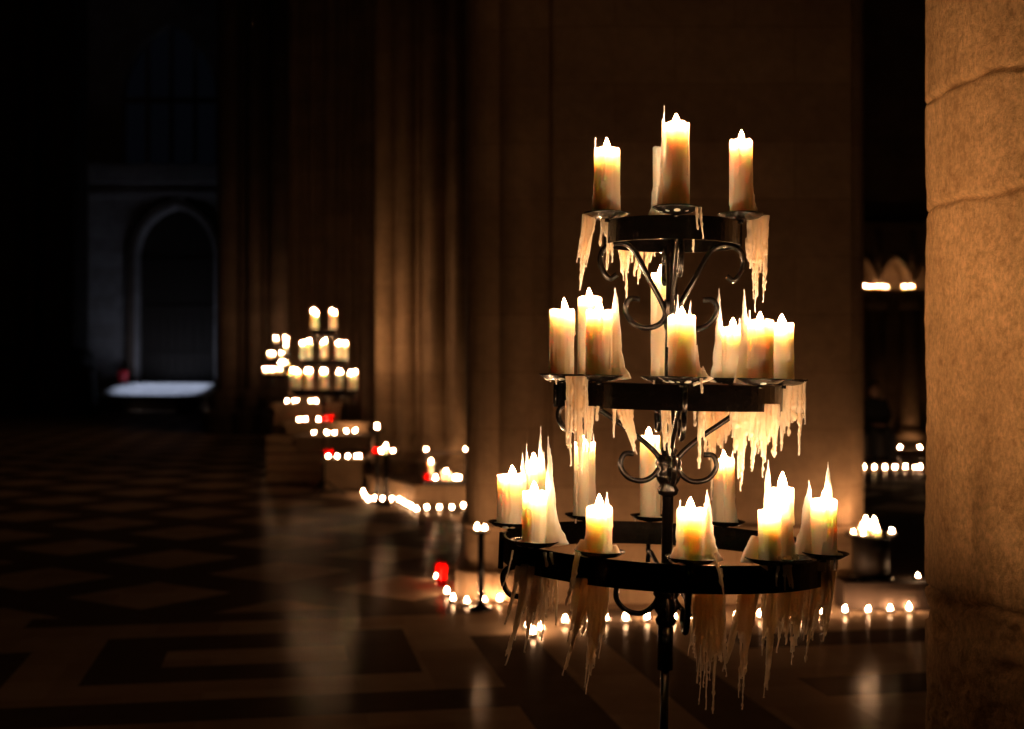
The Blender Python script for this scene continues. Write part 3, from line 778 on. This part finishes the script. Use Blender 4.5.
# along the foot of the centre pier
row([(447, 590), (453, 597), (467, 599.5), (484, 598.5), (500, 597.5)], 'in the floor row beside the red votive jar', 'tea lights on the floor beside the red jar', 0, 1.25)
row([(528, 624), (533, 631), (541, 627), (565, 619), (583, 619), (606, 617), (626, 617), (647, 616), (674, 616), (695, 616)], 'in the floor row below the hanging wax', 'tea lights on the floor under the candelabrum', 0, 1.25)
row([(737, 612), (760, 611), (780, 610), (801, 610), (822, 608), (845, 606.5), (868, 606), (890, 605), (909, 604.5)], 'in the floor row right of the candelabrum', 'tea lights on the floor right of the candelabrum', 0, 1.15, 7)
row([(918, 574)], 'on the stone step edge highest beside the round column edge', 'tea lights by the round column', .17)
row([(922, 599)], 'on the floor lowest beside the round column edge', 'tea lights by the round column')
row([(363, 489), (365, 493), (368, 497), (374.5, 496), (382.5, 496), (392, 496), (399, 497), (403.5, 499.5), (408, 502), (412, 504.3), (416.5, 506.5)], 'in the curving floor row round the second pier', 'tea lights round the second pier', 0, 1.25)
row([(427, 505), (439.5, 505), (452, 505), (463.5, 503.5), (465, 513)], 'on the floor below the shelf of the second pier', 'tea lights below the pier shelf', 0, 1.35)
row([(864, 466), (874.5, 466), (885, 466), (895, 466), (905.5, 465.5), (915, 466), (920, 466)], 'in the distant floor row beside the round column', 'tea lights on the distant aisle floor', 0, 1.6, 3.5)
for i_, px in enumerate((900, 920)): tea_light(((px-512)*22.65/F, 22.65, .10), '%s tea light on the low step of the distant arcade wall' % ('left', 'right')[i_], 'tea lights on the arcade step', 1.7)

def at(x, y, Z, s=1.0, dy=4, label='', group=''): tea_light(P(x, y+dy, Z), label, group, s)
# on the stepped ledges by the third pier
for i, x in enumerate((328.5, 337, 348, 356.5, 359.5)):
    tea_light(G(x, 458.6, .38), '%s tea light from the left on the lowest ledge behind the second candelabrum' % ORD[i], 'tea lights on the lowest ledge', 1.35)
for i, x in enumerate((314, 327, 334.5, 346.5, 355)):
    Z = 18.3 if i < 3 else 18.85; tea_light((((x-512)*Z/F), Z, .56), '%s tea light from the left on the second ledge beside the third pier' % ORD[i], 'tea lights on the second ledge', 1.45)
for i, x in enumerate((299, 305.5, 318.5)):
    Z = 19.15; tea_light((((x-512)*Z/F), Z, .72), '%s tea light from the left on the third ledge up by the third pier' % ORD[i], 'tea lights on the third ledge', 1.45)
for i, x in enumerate((287, 294, 297, 311, 316)):
    Z = 19.95; tea_light((((x-512)*Z/F), Z, .98), '%s tea light from the left on the topmost ledge below the second candelabrum' % ORD[i], 'tea lights on the topmost ledge', 1.45)

# little iron stands: a round tray on a stem, used for the raised clusters
def tray_stand(x, y, Z, R, label, group='round candle stands', sr=.02, z0=0.0):
    q = P(x, y, Z); root = tag(empty('candle_stand', (q.x, q.y, z0)), label, 'stand', group); zq = q.z; q.z -= z0
    t = MB(); t.lathe([(.01, q.z-.02), (R-.01, q.z-.012), (R, q.z), (R-.006, q.z), (R-.012, q.z-.006), (.01, q.z-.008)], 28); t.build('tray', M['iron'], root)
    t = MB(); t.tube([(0, 0, .02), (0, 0, q.z-.015)], sr, 16); t.build('stem', M['iron'] if sr < .1 else M['wood'], root)
    t = MB(); t.lathe([(.07, 0), (.07, .012), (.03, .03), (.02, .05)] if sr < .1 else [(.14, 0), (.14, .02), (.12, .04)], 20); t.build('base', M['iron'], root)
    return Vector((q.x, q.y, zq-.006))
q = tray_stand(386, 453, 14.0, .15, 'dark candle stand with a red glass at its left, against the second pier')
mk_far_candle(q+Vector((0, 0, 0)), .07, 'fat white candle in the middle of the stand against the second pier', 'candles on the pier stand', 'votive_candle')
tea_light(q+Vector((-.05, -.06, 0)), 'left tea light on the stand against the second pier', 'tea lights on the pier stand', 1.3)
tea_light(q+Vector((.08, -.04, 0)), 'right tea light on the stand against the second pier', 'tea lights on the pier stand', 1.3)
q2 = tray_stand(377, 430, 14.3, .09, 'tall thin candle stand with one bright light, left edge of the second pier')
tea_light(q2+Vector((0, 0, 0)), 'single bright tea light on the tall thin stand', 'tea lights on the tall thin stand', 1.8)
# shelf on the plinth of the second pier
sh = MB(); Zs = 13.9; x0, x1 = (424-512)*Zs/F, (468-512)*Zs/F; zs = .262
sh.box(x0, x1, Zs-.05, 14.24, zs-.04, zs)
for x in (x0, x1-.04): sh.box(x, x+.04, 14.2, 14.24, zs, zs+.31)
sh.box(x0, x1, 14.18, 14.24, zs+.28, zs+.30)
tag(sh.build('prayer_shelf', M['wood'], smooth=False), 'low dark wooden shelf holding candles on the plinth of the second pier', 'shelf')
def on_shelf(x, Z=13.93): return Vector(((x-512)*Z/F, Z, zs+.001))
mk_far_candle(on_shelf(431, 14.05), .20, 'tall white candle at the left of the low wooden shelf', 'candles on the low shelf', 'votive_candle', .028)
mk_far_candle(on_shelf(446, 14.0), .10, 'fat white candle in the middle of the low wooden shelf', 'candles on the low shelf', 'votive_candle', .055)
tea_light(on_shelf(435.5), 'tea light left of the fat candle on the low wooden shelf', 'tea lights on the low shelf', 1.4)
tea_light(on_shelf(455.5), 'first of two tea lights right of the fat candle on the low shelf', 'tea lights on the low shelf', 1.4)
tea_light(on_shelf(459.5, 14.03), 'second of two tea lights right of the fat candle on the low shelf', 'tea lights on the low shelf', 1.4)
qq = Vector((on_shelf(426, 14.2).x, 14.21, zs+.301)); tea_light(qq, 'raised tea light at the left end of the shelf back rail', 'tea lights on the shelf rail', 1.3)
qq = Vector((on_shelf(466, 14.2).x, 14.21, zs+.301)); tea_light(qq, 'raised tea light at the right end of the shelf back rail', 'tea lights on the shelf rail', 1.3)
# on the moulding of the centre pier
q = P(478, 530, 8.2)
q = tray_stand(481, 531, 7.72, .06, 'small stand in front of the centre pier, left of the outermost bottom dish')
tea_light(q+Vector((-.024, 0, 0)), 'left of two tea lights on the small stand by the centre pier', 'tea lights on the small pier stand', 1.15)
tea_light(q+Vector((.024, -.01, 0)), 'right of two tea lights on the small stand by the centre pier', 'tea lights on the small pier stand', 1.15)
# cluster on a round stand at the right foot of the centre pier
q = tray_stand(871, 534, 7.80, .165, 'low round tray stand crowded with candles right of the near candelabrum', sr=.11, z0=.171)
for dx, dy, h, R, lb in ((-.055, -.03, .055, .026, 'front left fat candle on the round tray at the right'), (-.02, .05, .085, .028, 'tallest candle at the back of the round tray at the right'),
                         (.02, -.04, .045, .024, 'low front candle in the middle of the round tray'), (-.01, .0, .06, .024, 'candle in the heart of the cluster on the round tray'), (.035, .05, .075, .022, 'rear right candle on the round tray')):
    mk_far_candle(q+Vector((dx, dy, .0)), h, lb, 'candles on the round tray', 'votive_candle', R)
tea_light(q+Vector((.12, -.02, 0)), 'tea light at the right rim of the round tray', 'tea lights on the round tray', 1.2)
tea_light(q+Vector((-.11, -.01, 0)), 'tea light at the left rim of the round tray', 'tea lights on the round tray', 1.0)
tea_light(q+Vector((-.075, -.10, 0)), 'front left tea light on the round tray', 'tea lights on the round tray', 1.0)
# candles on the arcade ledge
for i, px in enumerate((864.5, 872, 875.5, 879, 882, 888, 903, 906.5, 910, 914)):
    q = Vector((ax(px), YA-.04+.12*(i % 2), az(290)))
    mk_far_candle(q, .06, '%s candle from the left on the high ledge of the distant arcade' % ORD[i], 'candles on the arcade ledge', 'votive_candle', .04)

# red votive jars
def red_jar(loc, h, R, label, double=False, s=1.0):
    root = tag(empty('votive_jar', loc), label, 'votive jar', 'red glass votive jars')
    g = MB(); g.lathe([(R*.9, 0), (R, .006), (R, h*.45), (R*.86, h*.5), (R, h*.55), (R, h), (R-.003, h), (R-.004, h*.55), (R*.82, h*.5), (R-.004, h*.45), (R-.004, .008), (.001, .008)] if double else
            [(R*.8, 0), (R, .01), (R*1.05, h), (R*1.05-.003, h), (R-.004, .012), (.001, .01)], 20)
    g.build('jar', M['red'], root)
    x = MB(); x.lathe([(R*.8, .009), (R*.82, h*.35), (.001, h*.34)], 14); x.build('wax', M['waxfar'], root)
    add_flame(root, (0, 0, h*.35), s); 
    if double: add_flame(root, (0, 0, h*.68), s)
    return root
red_jar(G(441.5, 586), .155, .036, 'tall glowing red glass jar on the floor left of the centre pier', True, 1.0)
tea_light(G(436.5, 579.5), 'tea light half hidden behind the left of the tall red jar', 'tea light behind the red jar', 1.1)
red_jar(on_shelf(428.5), .08, .04, 'red glass votive at the left end of the low wooden shelf')
red_jar(P(376.5, 454, 13.92), .07, .04, 'red glass votive at the left rim of the stand against the second pier')
red_jar(Vector(((329-512)*16.3/F, 16.3, .38)), .09, .05, 'red glass votive behind the left tea light of the lowest ledge')
red_jar(Vector(((329-512)*19.2/F, 19.2, .72)), .10, .055, 'brightest red glass votive on the third ledge behind the pole of the second candelabrum', False, 1.4)
red_jar(Vector(((323-512)*19.3/F, 19.3, .72)), .07, .04, 'small red glass votive just left of the brightest red one')
red_jar(Vector(((301-512)*19.2/F, 19.2, .72)), .07, .04, 'dim red glass votive at the left of the third ledge')
# small red bin by the distant doorway
q = P(125, 382, 53.6)
b = MB(); b.lathe([(.22, 0), (.25, .50), (.23, .52), (.14, .60), (.03, .63)], 20, (q.x, 53.3, 1.08)); tag(b.build('red_bin', M['redplain']), 'small red drum standing at the left of the distant doorway', 'bin')

# ------------------------------------------------------------------ bench and seated person beyond the gap
bq = ax(870); Yp = 20.9
bn = MB(); X0 = (858-512)*Yp/F; X1 = (892-512)*Yp/F
bn.box(X0, X1, Yp-.25, Yp+.2, .40, .45); 
for x in (X0, X1-.06): bn.box(x, x+.06, Yp-.25, Yp+.2, 0, .4)
bn.box(X0, X1, Yp-.24, Yp-.2, .1, .4)
tag(bn.build('wooden_bench', M['wood'], smooth=False), 'dark wooden bench in shadow behind the distant floor row', 'bench')
px_ = (874-512)*Yp/F
def skin_body(name, verts, edges, mat, parent=None, loc=(0, 0, 0), lv=2):
    me = bpy.data.meshes.new(name); me.from_pydata([v[:3] for v in verts], edges, []); me.materials.append(mat)
    o = bpy.data.objects.new(name, me); C.objects.link(o); o.location = loc
    if parent: o.parent = parent
    md = o.modifiers.new('skin', 'SKIN'); sv = me.skin_vertices[0].data
    for i, v in enumerate(verts): sv[i].radius = (v[3], v[4] if len(v) > 4 else v[3]); 
    sv[0].use_root = True
    s = o.modifiers.new('sub', 'SUBSURF'); s.levels = lv; s.render_levels = lv
    md.use_smooth_shade = True
    return o
per = empty('person', (px_, Yp, 0)); tag(per, 'person in dark clothes seated with hands in lap, a black silhouette in the distant aisle', 'person')
V = [(0, 0, .55, .22, .17), (0, .02, .75, .21, .16), (0, .02, .92, .22, .15), (0, .0, 1.02, .10, .08), (0, -.01, 1.08, .055, .055),
     (.17, .01, .97, .07), (.24, -.05, .75, .05), (.12, -.25, .62, .038), (-.17, .01, .97, .07), (-.24, -.05, .75, .05), (-.12, -.25, .62, .038),
     (.10, -.02, .53, .10), (.11, -.42, .53, .075), (.11, -.44, .10, .05), (.11, -.55, .05, .04), (-.10, -.02, .53, .10), (-.11, -.42, .53, .075), (-.11, -.44, .10, .05), (-.11, -.55, .05, .04)]
Ed = [(0, 1), (1, 2), (2, 3), (3, 4), (2, 5), (5, 6), (6, 7), (2, 8), (8, 9), (9, 10), (0, 11), (11, 12), (12, 13), (13, 14), (0, 15), (15, 16), (16, 17), (17, 18)]
skin_body('body', V, Ed, M['cloth'], per)
hd = MB(); hd.ball((0, -.02, 1.19), .1, 12, .85, 1.0, 1.2); hd.ball((0, -.125, 1.18), .018, 6, .8, 1, 1.4); hd.ball((.085, -.01, 1.18), .022, 6, .4, .8, 1.3); hd.ball((-.085, -.01, 1.18), .022, 6, .4, .8, 1.3)
hd.tube([(0, -.01, 1.05), (0, -.015, 1.13)], .05, 10); hd.build('head', M['skin'], per)
hr = MB(); hr.ball((0, .005, 1.215), .108, 12, .9, 1.0, 1.08); hr.build('hair', M['cloth'], per)
for sx_ in (1, -1):
    hn = MB(); hn.ball((sx_*.075, -.29, .615), .04, 8, .9, 1.2, .5)
    for f_ in range(4): hn.tube([(sx_*(.05-f_*.018+.03), -.32, .62), (sx_*(.03-f_*.018+.03), -.355-.004*(f_ % 3), .61), (sx_*(.02-f_*.018+.03), -.37, .595)], .009, 6)
    hn.tube([(sx_*.06, -.28, .625), (sx_*.03, -.30, .64), (sx_*.02, -.325, .635)], .010, 6)
    hn.build('hand', M['skin'], per)

# ------------------------------------------------------------------ lights of the place beyond the candles
def area(name, loc, rot, size, col, pw, spread=None):
    l = bpy.data.lights.new(name, 'AREA'); l.size = size; l.color = col; l.energy = pw
    if spread: l.spread = spread
    o = bpy.data.objects.new(name, l); C.objects.link(o); o.location = loc; o.rotation_euler = rot; return o
l = bpy.data.lights.new('doorway_lamp', 'SPOT'); l.color = (.72, .80, 1.0); l.energy = 26000; l.spot_size = math.radians(13.2); l.spot_blend = .15; l.shadow_soft_size = .2
o = bpy.data.objects.new('doorway_lamp', l); C.objects.link(o); o.location = (-14.2, 51.9, 18.8)

wd = bpy.data.worlds.new('night'); bpy.context.scene.world = wd; wd.use_nodes = True
wd.node_tree.nodes['Background'].inputs[0].default_value = (.02, .012, .01, 1); wd.node_tree.nodes['Background'].inputs[1].default_value = .3

# ------------------------------------------------------------------ camera
cd = bpy.data.cameras.new('camera'); cam = bpy.data.objects.new('camera', cd); C.objects.link(cam)
cam.location = (0, 0, HC); cam.rotation_euler = (PI/2, 0, 0)
cd.sensor_width = 36; cd.lens = F/1024*36; cd.shift_y = (HY-364.5)/1024; cd.clip_end = 200; cd.clip_start = .05
cd.dof.use_dof = True; cd.dof.focus_distance = 2.72; cd.dof.aperture_fstop = 2.9
sc = bpy.context.scene; sc.camera = cam
sc.view_settings.view_transform = 'Standard'; sc.view_settings.look = 'None'
sc.view_settings.exposure = 0.0; sc.view_settings.gamma = 1; sc.view_settings.use_curve_mapping = False
sc.cycles.use_denoising = True; sc.cycles.use_adaptive_sampling = False; sc.cycles.use_light_tree = True
sc.cycles.sample_clamp_indirect = 6.0; sc.cycles.max_bounces = 8; sc.cycles.caustics_reflective = False; sc.cycles.caustics_refractive = False
